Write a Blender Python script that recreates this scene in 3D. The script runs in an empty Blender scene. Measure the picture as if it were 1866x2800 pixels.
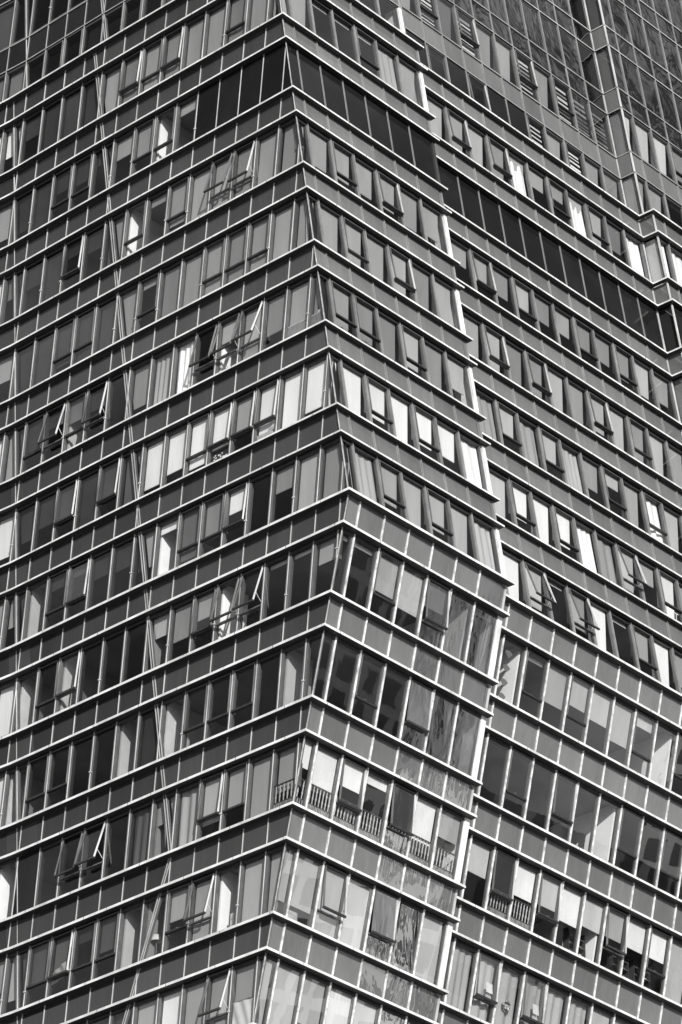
import bpy, math, random
from math import sin, cos, radians as R, pi, tan
from mathutils import Vector, Matrix
random.seed(7)
scene = bpy.context.scene
col = scene.collection
V3 = Vector
# ------------------------------------------------------------------ camera (solved from the photograph's vanishing points)
PITCH, ROLL = 0.5232266, 0.0079022
CAM = V3((0, 0, 1.7))
FPX = 10452.766
cp_, sp_ = cos(PITCH), sin(PITCH)
r0, u0, f0 = V3((1, 0, 0)), V3((0, -sp_, cp_)), V3((0, cp_, sp_))
cr, sr = cos(ROLL), sin(ROLL)
rx, ux = r0 * cr + u0 * sr, u0 * cr - r0 * sr
cd = bpy.data.cameras.new('camera')
cam = bpy.data.objects.new('camera', cd); col.objects.link(cam)
M = Matrix((rx, ux, -f0)).transposed().to_4x4(); M.translation = CAM
cam.matrix_world = M
cd.sensor_fit = 'VERTICAL'; cd.sensor_height = 36; cd.lens = FPX * 36 / 2800
cd.clip_start = 1; cd.clip_end = 5000
scene.camera = cam
def to_px(p):
    q = p - CAM; d = q.dot(f0)
    return 933 + FPX * q.dot(rx) / d, 1400 - FPX * q.dot(ux) / d

# ------------------------------------------------------------------ the tower's facets
H, HS = 3.6, 1.155                       # storey, spandrel height
K = V3((0.25031, 110.21849, 64.28872 + 1.7))   # corner point where the tilt of the right side flips
BASE = V3((K.x, K.y, 0))
aL, aR, aL2, aL3 = 2.3865930, 0.8411221, 2.3739, 2.4400
dv = lambda a: V3((cos(a), sin(a), 0))
dL, dR, dL2, dL3 = dv(aL), dv(aR), dv(aL2), dv(aL3)
nL = V3((-dL.y, dL.x, 0)); nL = -nL if nL.y > 0 else nL
nR = V3((-dR.y, dR.x, 0)); nR = -nR if nR.y > 0 else nR
SU, SL, LEAN = 0.16173, 0.22290, 0.078
DOFF = 0.75
W0S, WEND = 8.13, 23.2
Z = V3((0, 0, 1))
zA = lambda k: -(k - 6) * H
zB = lambda k: zA(k) - HS
def ridge(z): return K + dL * (SU * z if z >= 0 else -SL * z) + Z * z
def ridge_s(z): return (SU + LEAN) * z if z >= 0 else (-SL + LEAN) * z
ZK = -10.8
def crease_s(z):
    return 9.70 + 0.235 * z if z >= ZK else 9.70 + 0.235 * ZK + (z - ZK) * (-0.362 + LEAN)
def fold_s(z): return 16.4 + 0.155 * z
def PL(s, z, off=0.0):
    c, fo = crease_s(z), fold_s(z)
    p = K + dL * (min(s, c) - LEAN * z) + Z * z + nL * off
    if s > c: p = p + dL2 * (min(s, fo) - c)
    if s > fo: p = p + dL3 * (s - fo)
    return p
def PR(s, z, off=0.0): return ridge(z) + dR * s + nR * off
def facet(kind, rec):
    if kind == 'L': return lambda s, z, o=0.0: PL(s, z, o - rec)
    if kind == 'B': return lambda s, z, o=0.0: PR(s, z, o - rec)
    return lambda s, z, o=0.0: PR(s, z, o - rec)
REC = {'L': (0.0, 0.7), 'B': (0.0, 0.5), 'W': (DOFF, 1.2), 'N': (0.0, 0.45)}   # set back: below / above the top ledge
def fac(kind, k): return facet(kind, REC[kind][1 if k < -1 else 0])

# ------------------------------------------------------------------ materials
def newmat(name):
    m = bpy.data.materials.new(name); m.use_nodes = True
    nt = m.node_tree; nt.nodes.clear()
    out = nt.nodes.new('ShaderNodeOutputMaterial')
    return m, nt, out
def tone_mat(name, rough, spec=0.5, nscale=3.0, namt=0.25, stretch=(1, 1, 1), metallic=0.0, bump=0.0, fine=0.0, coat=0.0, streak=0.0):
    m, nt, out = newmat(name); N = nt.nodes.new; Lk = nt.links.new
    at = N('ShaderNodeAttribute'); at.attribute_name = 'tone'
    tc = N('ShaderNodeTexCoord'); mp = N('ShaderNodeMapping'); mp.inputs['Scale'].default_value = stretch
    nz = N('ShaderNodeTexNoise'); nz.inputs['Scale'].default_value = nscale; nz.inputs['Detail'].default_value = 6; nz.inputs['Roughness'].default_value = 0.65
    mr = N('ShaderNodeMapRange'); mr.inputs[1].default_value = 0.3; mr.inputs[2].default_value = 0.7
    mr.inputs[3].default_value = 1 - namt; mr.inputs[4].default_value = 1 + namt * 0.6
    mu = N('ShaderNodeMath'); mu.operation = 'MULTIPLY'
    Lk(tc.outputs['Object'], mp.inputs[0]); Lk(mp.outputs[0], nz.inputs['Vector']); Lk(nz.outputs[0], mr.inputs[0])
    Lk(at.outputs['Fac'], mu.inputs[0]); Lk(mr.outputs[0], mu.inputs[1])
    last = mu
    if fine:
        n2 = N('ShaderNodeTexNoise'); n2.inputs['Scale'].default_value = 60; n2.inputs['Detail'].default_value = 3
        m2 = N('ShaderNodeMapRange'); m2.inputs[3].default_value = 1 - fine; m2.inputs[4].default_value = 1 + fine
        m3 = N('ShaderNodeMath'); m3.operation = 'MULTIPLY'
        Lk(tc.outputs['Object'], n2.inputs['Vector']); Lk(n2.outputs[0], m2.inputs[0]); Lk(mu.outputs[0], m3.inputs[0]); Lk(m2.outputs[0], m3.inputs[1]); last = m3
    if streak:
        ms = N('ShaderNodeMapping'); ms.inputs['Scale'].default_value = (5, 5, .22)
        n5 = N('ShaderNodeTexNoise'); n5.inputs['Scale'].default_value = 1.6; n5.inputs['Detail'].default_value = 5
        m5 = N('ShaderNodeMapRange'); m5.inputs[1].default_value = .35; m5.inputs[2].default_value = .68; m5.inputs[3].default_value = 1 - streak; m5.inputs[4].default_value = 1 + streak * .7
        m6 = N('ShaderNodeMath'); m6.operation = 'MULTIPLY'
        Lk(tc.outputs['Object'], ms.inputs[0]); Lk(ms.outputs[0], n5.inputs['Vector']); Lk(n5.outputs[0], m5.inputs[0]); Lk(last.outputs[0], m6.inputs[0]); Lk(m5.outputs[0], m6.inputs[1]); last = m6
    p = N('ShaderNodeBsdfPrincipled')
    p.inputs['Roughness'].default_value = rough; p.inputs['Specular IOR Level'].default_value = spec; p.inputs['Metallic'].default_value = metallic
    if coat: p.inputs['Coat Weight'].default_value = coat; p.inputs['Coat Roughness'].default_value = 0.03
    Lk(last.outputs[0], p.inputs['Base Color'])
    if bump:
        b = N('ShaderNodeBump'); b.inputs['Strength'].default_value = bump; b.inputs['Distance'].default_value = 0.02
        Lk(nz.outputs[0], b.inputs['Height']); Lk(b.outputs[0], p.inputs['Normal'])
    Lk(p.outputs[0], out.inputs[0])
    return m
def glass_mat(name, trans, boost, bscale, bstr, stretch, rough=0.0):
    m, nt, out = newmat(name); N = nt.nodes.new; Lk = nt.links.new
    tr = N('ShaderNodeBsdfTransparent'); at = N('ShaderNodeAttribute'); at.attribute_name = 'tone'; tm = N('ShaderNodeMath'); tm.operation = 'MULTIPLY'; tm.inputs[1].default_value = trans; Lk(at.outputs['Fac'], tm.inputs[0]); Lk(tm.outputs[0], tr.inputs[0])
    gl = N('ShaderNodeBsdfGlossy'); gl.inputs['Roughness'].default_value = rough; gl.inputs[0].default_value = (.95, .95, .95, 1)
    fr = N('ShaderNodeFresnel'); ge = N('ShaderNodeNewGeometry'); io = N('ShaderNodeMapRange')
    io.inputs[3].default_value = boost; io.inputs[4].default_value = 1 / boost
    Lk(ge.outputs['Backfacing'], io.inputs[0]); Lk(io.outputs[0], fr.inputs[0])
    tc = N('ShaderNodeTexCoord'); mp = N('ShaderNodeMapping'); mp.inputs['Scale'].default_value = stretch
    nz = N('ShaderNodeTexNoise'); nz.inputs['Scale'].default_value = bscale; nz.inputs['Detail'].default_value = 3; nz.inputs['Distortion'].default_value = 0.6
    b = N('ShaderNodeBump'); b.inputs['Strength'].default_value = bstr; b.inputs['Distance'].default_value = 0.05
    Lk(tc.outputs['Object'], mp.inputs[0]); Lk(mp.outputs[0], nz.inputs['Vector']); Lk(nz.outputs[0], b.inputs['Height'])
    Lk(b.outputs[0], gl.inputs['Normal'])
    mx = N('ShaderNodeMixShader'); Lk(fr.outputs[0], mx.inputs[0]); Lk(tr.outputs[0], mx.inputs[1]); Lk(gl.outputs[0], mx.inputs[2])
    Lk(mx.outputs[0], out.inputs[0])
    return m
MAT = {
 'metal': tone_mat('painted_aluminium', 0.42, 0.45, 1.1, 0.38, (1, 1, .8), fine=0.12),
 'worn': tone_mat('weathered_sealant', 0.75, 0.25, 6.0, 0.6, (1, 1, .6), bump=0.6, fine=0.2),
 'frame': tone_mat('window_frame_paint', 0.5, 0.4, 3.0, 0.25, fine=0.05),
 'spandrel': tone_mat('spandrel_glass', 0.09, 0.6, 0.6, 0.2, (1, 1, .25), fine=0.04, streak=.06),
 'fabric': tone_mat('blind_fabric', 0.9, 0.1, 1.6, 0.12, (1, 1, .15), fine=0.05),
 'plaster': tone_mat('interior_plaster', 0.85, 0.2, 1.0, 0.12),
 'stuff': tone_mat('household_objects', 0.6, 0.3, 8.0, 0.3),
 'glass': glass_mat('window_glass', 0.85, 1.55, 0.8, 0.03, (1, 1, 1)),
 'wavy': glass_mat('wavy_reflective_glass', 0.6, 3.8, 0.5, 0.42, (1.7, 1.7, .35)),
 'street_glass': glass_mat('street_facing_glass', 0.88, 1.98, 0.35, 0.05, (1, 1, .6)),
 'film': tone_mat('black_window_film', 0.1, 0.25, .5, .4),
 'mottled': glass_mat('mottled_mirror_glass', 0.15, 3.7, 0.7, 1.0, (1, 1, .55), .04),
 'wavyspan': glass_mat('wavy_glass_over_panel', 0.97, 2.5, 0.45, 0.3, (1.7, 1.7, .3)),
}
MN = [k for k in MAT if MAT[k]]
MI = {k: i for i, k in enumerate(MN)}

# ------------------------------------------------------------------ mesh accumulator
class MB:
    def __init__(s): s.v = []; s.f = []; s.m = []; s.t = []; s.sm = []
    def face(s, pts, mat, tone, smooth=False):
        if mat in ('glass', 'wavy', 'spandrel', 'wavyspan', 'mottled', 'street_glass', 'film') and (pts[1] - pts[0]).cross(pts[2] - pts[0]).dot(nL + nR) < 0: pts = pts[::-1]
        b = len(s.v); s.v += [p - BASE for p in pts]; s.f.append(list(range(b, b + len(pts)))); s.m.append(mat); s.t.append(tone); s.sm.append(smooth)
    def prism(s, a, b, mat, tone, side=None, side_mat=None):
        # a = outer ring, b = inner ring
        n = len(a); i0 = len(s.v); s.v += [p - BASE for p in a] + [p - BASE for p in b]
        def add(idx, t, mt): s.f.append(idx); s.m.append(mt); s.t.append(t); s.sm.append(False)
        add([i0 + i for i in range(n)], tone, mat); add([i0 + n + i for i in reversed(range(n))], tone, mat)
        for i in range(n):
            j = (i + 1) % n; add([i0 + j, i0 + i, i0 + n + i, i0 + n + j], tone if side is None else side, side_mat or mat)
    def hexa(s, P, s0, s1, z0, z1, o0, o1, mat, tone):
        q = [(s0, z0), (s1, z0), (s1, z1), (s0, z1)]
        s.prism([P(a, b, o1) for a, b in q], [P(a, b, o0) for a, b in q], mat, tone)
    def grid(s, rows, mat, tone, smooth=True):
        i0 = len(s.v); w = len(rows[0])
        for r in rows: s.v += [p - BASE for p in r]
        for i in range(len(rows) - 1):
            for j in range(w - 1):
                a = i0 + i * w + j; s.f.append([a, a + 1, a + w + 1, a + w]); s.m.append(mat); s.t.append(tone); s.sm.append(smooth)
    def join(s, o):
        b = len(s.v); s.v += o.v; s.f += [[i + b for i in f] for f in o.f]; s.m += o.m; s.t += o.t; s.sm += o.sm
    def build(s, name, parent=None, world=False, origin=None):
        me = bpy.data.meshes.new(name)
        off = V3((0, 0, 0))
        if parent is None: off = origin - BASE
        me.from_pydata([tuple(p - off) for p in s.v], [], s.f)
        used = sorted(set(s.m), key=lambda x: MI[x]); mp = {m: i for i, m in enumerate(used)}
        for u in used: me.materials.append(MAT[u])
        me.polygons.foreach_set('material_index', [mp[m] for m in s.m])
        me.polygons.foreach_set('use_smooth', s.sm)
        a = me.attributes.new('tone', 'FLOAT', 'FACE'); a.data.foreach_set('value', s.t)
        me.update()
        o = bpy.data.objects.new(name, me); col.objects.link(o)
        if parent is not None: o.parent = parent
        else: o.location = origin
        return o
def empty(name, loc, **kw):
    o = bpy.data.objects.new(name, None); col.objects.link(o); o.location = loc
    for k_, v_ in kw.items(): o[k_] = v_
    return o
tower = empty('apartment_tower', BASE, label='tall folded glass apartment tower of dark spandrels, white ledges and blinds, filling the whole view', category='building')

# ------------------------------------------------------------------ 2D polygon helpers (s, z)
def clip(poly, fn):
    out = []
    for i in range(len(poly)):
        a, b = poly[i], poly[(i + 1) % len(poly)]
        fa, fb = fn(*a), fn(*b)
        if fa >= 0: out.append(a)
        if (fa >= 0) != (fb >= 0):
            t = fa / (fa - fb); out.append((a[0] + (b[0] - a[0]) * t, a[1] + (b[1] - a[1]) * t))
    return out
def area(poly): return 0.5 * sum(poly[i][0] * poly[(i + 1) % len(poly)][1] - poly[(i + 1) % len(poly)][0] * poly[i][1] for i in range(len(poly)))
def inset(poly, d):
    # convex, counter-clockwise
    p = poly
    for i in range(len(poly)):
        a, b = poly[i], poly[(i + 1) % len(poly)]
        ex, ez = b[0] - a[0], b[1] - a[1]; l = math.hypot(ex, ez)
        if l < 1e-6: continue
        nx, nz = -ez / l, ex / l
        p = clip(p, lambda s, z: (s - a[0]) * nx + (z - a[1]) * nz - d)
        if len(p) < 3: return []
    return p
def border(mb, P, poly, d, o0, o1, mat, tone):
    q = poly; n = len(q)
    r = inset(q, d)
    if len(r) != n: return
    # match start vertices
    for i in range(n):
        j = (i + 1) % n
        mb.prism([P(*q[i], o1), P(*q[j], o1), P(*r[j], o1), P(*r[i], o1)], [P(*q[i], o0), P(*q[j], o0), P(*r[j], o0), P(*r[i], o0)], mat, tone)
def vis_area(P, poly):
    pts = [to_px(P(*q)) for q in poly]
    a = abs(area(pts)); xs = [p[0] for p in pts]; ys = [p[1] for p in pts]
    fx = max(0, min(max(xs), 1866) - max(min(xs), 0)) / max(1e-6, max(xs) - min(xs)); fy = max(0, min(max(ys), 2800) - max(min(ys), 0)) / max(1e-6, max(ys) - min(ys))
    near = max(xs) > -260 and min(xs) < 2126 and max(ys) > -260 and min(ys) < 3060
    return a * fx * fy, near

# ------------------------------------------------------------------ what each window shows: read off the photograph, row by row
# f fixed pane, s awning sash shut, o awning sash open; letter+number = blind tone and how far it is down; c? = curtain; P = lit partition wall; r = wavy pane; R = railing
ROWS = {
 -2: {'L': {13: 'f k', 12: 's k', 11: 's k', 10: 'f d60', 9: 's k', 8: 's k', 7: 'f k', 6: 'f d50', 5: 'f k', 4: 'f k'},
      'B': {0: 'f k', 1: 'f k', 2: 'f k', 3: 'f k', 4: 'f k', 5: 'f k', 6: 'f k'},
      'W': {0: 'f k', 1: 'f x100', 2: 's k', 3: 'f x100', 4: 's k', 5: 'f x100', 6: 'f x100', 7: 's v', 8: 'f g100', 9: 's v', 10: 'f g60', 11: 'f d100'}, 'N': {0: 'f g100', 1: 'f g100', 2: 'f k', 3: 's d60'}},
 -3: {'L': {9: 'f k', 10: 'f k', 11: 's k', 12: 'f k', 13: 'f k', 14: 'f k'},
      'W': {1: 'f g100', 2: 's v', 3: 'f d100', 4: 's v', 5: 'f g100', 6: 'f g100', 7: 's v', 8: 'f g100', 9: 's v', 10: 'r v', 11: 'r v'}, 'N': {0: 'f w100', 1: 'f w100', 2: 'f w90', 3: 's L60'}},
 -1: {'L': {14: 'f w60', 13: 'f w60', 12: 'f d45', 11: 'f d100', 10: 'f d100', 9: 'f d100', 8: 'f cg', 7: 's g100', 6: 's g100', 5: 's g100', 4: 'f g100', 3: 'f g100', 2: 's g100', 1: 'f g100', 0: 'f g100'},
      'B': {0: 'f cg', 1: 'f g100', 2: 'f h k', 3: 'f h k', 4: 's h k', 5: 'f h cL', 6: 'f g100'},
      'W': {0: 'f g100', 1: 'f L100', 2: 's g100', 3: 'f L100', 4: 's g100', 5: 'f g30 cw', 6: 'f g35', 7: 's g35', 8: 'f g30 cw', 9: 's L70', 10: 'f d60', 11: 'f cw'}, 'N': {0: 'f cw', 1: 'f cw', 2: 'f w80', 3: 'f g60'}},
 0: {'L': {14: 'f g70', 13: 'f g70', 12: 'f d78', 11: 'f d80', 10: 's d35', 9: 's d40', 8: 'f d30', 7: 'f g40', 6: 's g66', 5: 's k P', 4: 'f g20', 3: 'f x100', 2: 'f x100', 1: 'f x100', 0: 'f x100', -1: 'f x100', -2: 'f x100'},
     'B': {0: 'f x100', 1: 'f x100', 2: 'f x100', 3: 'f x100', 4: 'f x100', 5: 'f x100', 6: 'f x100'},
     'W': {j: ('f x100' if j in (2, 4, 6) else 'f x100') for j in range(12)}, 'N': {0: 'f x100', 1: 'f x100', 2: 'f x100'}},
 1: {'L': {13: 'f w45', 12: 'f d40', 11: 'f d45', 10: 'f d100', 9: 's d30', 8: 'f d40', 7: 'f g100', 6: 's k P', 5: 'f g15', 4: 's g75', 3: 'f g100', 2: 'o g100', 1: 'o g100', 0: 'f g100', -1: 'f g100', -2: 'f g100'},
     'B': {0: 'f g60', 1: 'f g62', 2: 's g64', 3: 'f g62', 4: 's g64', 5: 'f g62', 6: 'f g60'},
     'W': {0: 'f g50', 1: 'f g42', 2: 's g55', 3: 'f g48', 4: 's g52', 5: 'f g50', 6: 'f g50', 7: 's g52', 8: 'f g50', 9: 's g55', 10: 'f g62', 11: 'f g50'}, 'N': {0: 'f k', 1: 'f k'}},
 2: {'L': {13: 'f w50', 12: 'f g50', 11: 'f d100', 10: 'f d100', 9: 's d72', 8: 's d100', 7: 'f d100', 6: 'f g100', 5: 's g20', 4: 'f g100', 3: 'f g100', 2: 's g100', 1: 's g100', 0: 's g100', -1: 'f g100', -2: 'f g100', -3: 'f g100'},
     'B': {0: 'f g100', 1: 'f g100', 2: 's g100', 3: 'f g100', 4: 's g100', 5: 'f g100', 6: 'f g100'},
     'W': {0: 'f g100', 1: 'f g100', 2: 's g100', 3: 'f g100', 4: 's g70', 5: 'f g88', 6: 'f g78', 7: 's g70', 8: 'f g78', 9: 's g100', 10: 'f g100', 11: 'f g100'}, 'N': {0: 'f k'}},
 3: {'L': {13: 'f cw', 12: 'f cw', 11: 'f cg', 10: 's d60', 9: 'o d30', 8: 's d40 P', 7: 'o d40', 6: 'f k', 5: 's L72', 4: 'f cL', 3: 'f cw', 2: 'o k', 1: 'o g40 P', 0: 'o g100', -1: 'f g72', -2: 'f g85', -3: 'f g85', -4: 'f k'},
     'B': {0: 'f cL', 1: 's g72', 2: 's g72', 3: 'f g75', 4: 's g66', 5: 'f g80', 6: 'f g60'},
     'W': {0: 'f g100', 1: 'f cg', 2: 's g52', 3: 'f cg', 4: 's g58', 5: 'f cg', 6: 'f g52', 7: 's g25', 8: 'f g100', 9: 's cw', 10: 'f g100', 11: 'f g60'}, 'N': {}},
 4: {'L': {12: 'f w70', 11: 'f w75', 10: 'f d60', 9: 'f d58', 8: 's d60', 7: 'f d100', 6: 's d66', 5: 'f g100', 4: 'f w85', 3: 'f w78', 2: 's w80', 1: 's w66', 0: 's L66', -1: 's w100', -2: 'f w100', -3: 'f w85', -4: 'f k'},
     'B': {0: 'f w100', 1: 'f w100', 2: 's w60', 3: 'f w100', 4: 's w62', 5: 'f w52', 6: 'f cw'},
     'W': {0: 'f L100', 1: 'f L100', 2: 's w60', 3: 'f w100', 4: 's w62', 5: 'f cw', 6: 'f cg', 7: 'o g100', 8: 'f g40', 9: 's w66', 10: 'f g60'}, 'N': {}},
 5: {'L': {11: 'f g70', 10: 'f g60', 9: 'f k P', 8: 's d20', 7: 's d20', 6: 'f d42', 5: 'f d40', 4: 'f g58', 3: 'f w18 P', 2: 's d80', 1: 's g62', 0: 's w35', -1: 'f k', -2: 'f g45', -3: 'f L100', -4: 'f g100'},
     'B': {0: 'f cg', 1: 'f cL', 2: 's L66', 3: 'f L100', 4: 's L60', 5: 'f L100', 6: 'f cL'},
     'W': {0: 'f L100', 1: 'f w100', 2: 'o g64', 3: 'f h k', 4: 'o g64', 5: 'f w100', 6: 'f h k', 7: 's g58', 8: 'f w100', 9: 'f g60'}, 'N': {}},
 6: {'L': {11: 'f w100', 10: 'f w90', 9: 'f k P', 8: 's k', 7: 's k P', 6: 'f k', 5: 'f k', 4: 'f k', 3: 'f L36 P', 2: 'f L60', 1: 's L42', 0: 'o k P', -1: 'o k', -2: 'f h k', -3: 'f h k', -4: 'f g42', -5: 'f k'},
     'B': {0: 'f h k', 1: 'f h k', 2: 's L55', 3: 'f L60', 4: 'o r g40', 5: 'f r P', 6: 'f r h k'},
     'W': {0: 'f L100', 1: 'f k P', 2: 's h k', 3: 'f L55', 4: 's L50', 5: 'f L55', 6: 'f L60', 7: 's w15', 8: 'f k P', 9: 's k', 10: 'f k'}, 'N': {}},
 7: {'L': {10: 'f w60', 9: 'f k P', 8: 's k', 7: 's k', 6: 'f k', 5: 'f k', 4: 'f k P', 3: 'f d100', 2: 'f k P', 1: 's k', 0: 's k', -1: 's k', -2: 'f k', -3: 'f k P', -4: 'f k', -5: 'f k'},
     'B': {0: 'f k', 1: 'f k', 2: 's k', 3: 'f k', 4: 'o r k', 5: 'f r k', 6: 'f r k'},
     'W': {0: 'f g100', 1: 'f k', 2: 's k', 3: 'f k', 4: 's k', 5: 'f k', 6: 'f k P', 7: 's k', 8: 'f k', 9: 's k', 10: 'f k'}, 'N': {}},
 8: {'L': {10: 'f k', 9: 'f k P', 8: 'f x100', 7: 'f k', 6: 'o k', 5: 'o k', 4: 'f k', 3: 'f cg', 2: 'f g40 P', 1: 'f cL', 0: 's L70', -1: 's L70', -2: 'f g100', -3: 'f g66 R', -4: 'f k'},
     'B': {0: 'f w45 R', 1: 'f w62 R', 2: 'o w40 R', 3: 'f w22 R', 4: 'o r R', 5: 'f w60 R', 6: 'f g40 R'},
     'W': {0: 'f g60', 1: 'f L45', 2: 'o k R', 3: 'f w50 R', 4: 'o L42', 5: 'f w52', 6: 'f L45 P', 7: 'o L50', 8: 'f w50', 9: 's w50', 10: 'f L100', 11: 'f L100'}, 'N': {}},
 9: {'L': {9: 'f g60', 8: 'f L70', 7: 's g70', 6: 's g60', 5: 's d30', 4: 's g58', 3: 'f k P', 2: 'f k P', 1: 's L45', 0: 'o L100', -1: 'f k P', -2: 'f L92', -3: 'f L100', -4: 'f L80'},
     'B': {0: 'f L78', 1: 'f L78', 2: 'o L100', 3: 'f L100', 4: 'o r k', 5: 'f r k', 6: 'f L100'},
     'W': {0: 'f g100', 1: 'f cg', 2: 'o cL', 3: 'f cL', 4: 'o cg', 5: 'f cL', 6: 'f cL', 7: 'f L100', 8: 'f g80'}, 'N': {}},
 10: {'L': {8: 'f g60', 7: 'f g60', 6: 'f k', 5: 'f k', 4: 'f d60', 3: 'f d60', 2: 'f L60', 1: 'f w80', 0: 'f L100', -1: 'o L100', -2: 'f L55', -3: 'f L55'},
      'B': {0: 'f L100', 1: 'f L100', 2: 'f L70', 3: 'f w100', 4: 'f w80', 5: 'f r g60', 6: 'f r k'},
      'W': {1: 'f L100', 2: 'f g100', 3: 's g60'}, 'N': {}},
}
TONE = {'g': 0.43, 'd': 0.21, 'L': 0.52, 'w': 0.90, 'x': 0.022}
WMUL = {'L': 0.88}

wins = {'fixed_window': [], 'awning_window': []}     # (area, dict of sub-meshes)
spans = []
partitions = []
railings = []

def make_window(kind, k, idx, P, poly, code, hang):
    tok = code.split()
    typ = next((t for t in tok if t in 'fso'), 'f')
    xs = [p[0] for p in poly]; zs = [p[1] for p in poly]
    s0, s1, z0, z1 = min(xs), max(xs), min(zs), max(zs)
    rect = len(poly) == 4 and abs(area(poly)) > 0.93 * (s1 - s0) * (z1 - z0)
    if typ != 'f' and not (rect and s1 - s0 > 0.8): typ = 'f'
    gl = 'mottled' if k <= -4 else 'wavy' if 'r' in tok else 'street_glass' if kind in 'BW' and z1 < 0.2 and k != 8 else 'glass'
    parts = {}
    fr = MB(); fr.hexa(P, max(s0, min(p[0] for p in poly if p[1] > z1 - .01)), max(p[0] for p in poly if p[1] > z1 - .01), z1 - .10, z1, -.16, -.008, 'frame', .045); border(fr, P, poly, 0.055, -0.10, -0.012, 'frame', 0.12)  # dark head strip paints in the shade under the ledge
    zt = z0 + 0.34 * (z1 - z0)
    if typ == 'f':
        pn = MB(); q = inset(poly, 0.03) or poly
        pn.face([P(*a, -0.02) for a in q], gl, 1.0); parts['pane'] = pn
    else:
        a, b = s0 + 0.03, s1 - 0.03
        fr.hexa(P, s0, s1, zt - 0.03, zt + 0.02, -0.11, 0.01, 'frame', 0.12)
        pn = MB(); pn.face([P(a, z0 + .03, -.02), P(b, z0 + .03, -.02), P(b, zt - .03, -.02), P(a, zt - .03, -.02)], gl, 1.0); parts['pane'] = pn
        ang = 0.0 if typ == 's' else (random.uniform(.1, .3) if kind == 'L' else random.uniform(.13, .24) if z1 > 0 else random.uniform(.06, .17))
        if typ == 's' and random.random() < .25: ang = .05
        zh = z1 - 0.04
        def S(s, z, o=0.0):
            h = zh - z
            return P(s, zh - h * cos(ang), o + h * sin(ang) + 0.02)
        sa = MB(); e = 0.032; zb = zt + 0.03
        e0, e1 = (.018, .03) if kind == 'L' else (.03, .018)      # one flank of an open sash is painted brighter, as if lit
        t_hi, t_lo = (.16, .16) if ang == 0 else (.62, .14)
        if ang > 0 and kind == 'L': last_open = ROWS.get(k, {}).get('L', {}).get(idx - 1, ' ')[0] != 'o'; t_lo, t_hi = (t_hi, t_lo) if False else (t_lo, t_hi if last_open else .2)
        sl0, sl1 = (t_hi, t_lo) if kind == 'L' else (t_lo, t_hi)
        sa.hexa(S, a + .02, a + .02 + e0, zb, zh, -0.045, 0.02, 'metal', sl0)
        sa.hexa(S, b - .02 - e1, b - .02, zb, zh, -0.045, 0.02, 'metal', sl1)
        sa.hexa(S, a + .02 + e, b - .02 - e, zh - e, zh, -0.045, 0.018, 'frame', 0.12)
        sa.hexa(S, a + .02, b - .02, zb - 0.07, zb, -0.06, 0.022, 'frame', 0.035)
        # handle
        m_ = (a + b) / 2
        sa.hexa(S, m_ - .05, m_ + .05, zb + 0.01, zb + 0.05, -0.09, -0.046, 'metal', 0.7)
        if ang > .1:   # friction stays
            for sx in ((a + .03,) if kind == 'L' else (b - .03,)):
                p0 = P(sx, zt + .10, -.05); p1 = S(sx, zb + .32, -.03)
                sa.prism([p0, p0 + Z * .03, p1 + Z * .03, p1], [x + dL * .012 if kind == 'L' else x + dR * .012 for x in (p0, p0 + Z * .03, p1 + Z * .03, p1)], 'metal', 0.6)
        parts['sash'] = sa
        gp = MB(); gp.face([S(a + .05, zb, -.01), S(b - .05, zb, -.01), S(b - .05, zh - .03, -.01), S(a + .05, zh - .03, -.01)], gl, 1.0)
        parts['sash_pane'] = gp
    wmul = WMUL.get(kind, 1.0)
    zc_ = (z0 + z1) / 2; sc_ = (s0 + s1) / 2
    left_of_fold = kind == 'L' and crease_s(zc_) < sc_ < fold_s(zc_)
    dim = (.8 if left_of_fold else 1.0) * (.5 if kind == 'L' and k < -1 else 1) * (.7 if k <= -3 else 1)  # blinds toned down left of the fold to paint its duller light
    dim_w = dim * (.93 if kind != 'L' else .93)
    tint = (.62 if left_of_fold else 1.0) * random.uniform(.84, 1.08)  # panes darkened left of the fold for its duller light, plus random tint
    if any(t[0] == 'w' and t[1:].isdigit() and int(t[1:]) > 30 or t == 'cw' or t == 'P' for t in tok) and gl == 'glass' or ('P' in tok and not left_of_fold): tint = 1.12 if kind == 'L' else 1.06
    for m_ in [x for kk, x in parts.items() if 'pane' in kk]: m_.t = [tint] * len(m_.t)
    if 'x100' in tok:
        q = poly
        bf = MB(); bf.face([P(*a, -.003) for a in q], 'film', .014 * random.uniform(.7, 1.3)); parts['black_film'] = bf
        tok = [t for t in tok if t != 'x100']
        parts['pane'].v and None
    if 'v' in tok:
        sl_ = MB(); zz = z1 - .22
        while zz > z0 + .25:
            hh = random.uniform(.05, .16); sl_.hexa(P, s0 + .08, s1 - .08, zz - hh, zz, -.2, -.19, 'fabric', random.choice([.8, .86, .35])); zz -= hh + random.uniform(.1, .2)
        parts['reflected_stripes'] = sl_  # pale bars added to paint the stripes reflected in these panes
    if kind == 'L' and not rect and 0 <= k <= 5 and s0 < ridge_s(z1) + .3:
        cpn = MB(); cpn.face([P(*q, -.27) for q in poly], 'plaster', .018); parts['corner_panel'] = cpn  # added dark sheet, stands in for the unlit gap beside the corner
    # blinds hang from the head, plumb where the facade leans back
    def Bp(s, z, o):
        if hang: return P(s, z1, o) + Z * (z - z1) + dR * 0.0
        return P(s, z, o)
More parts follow.
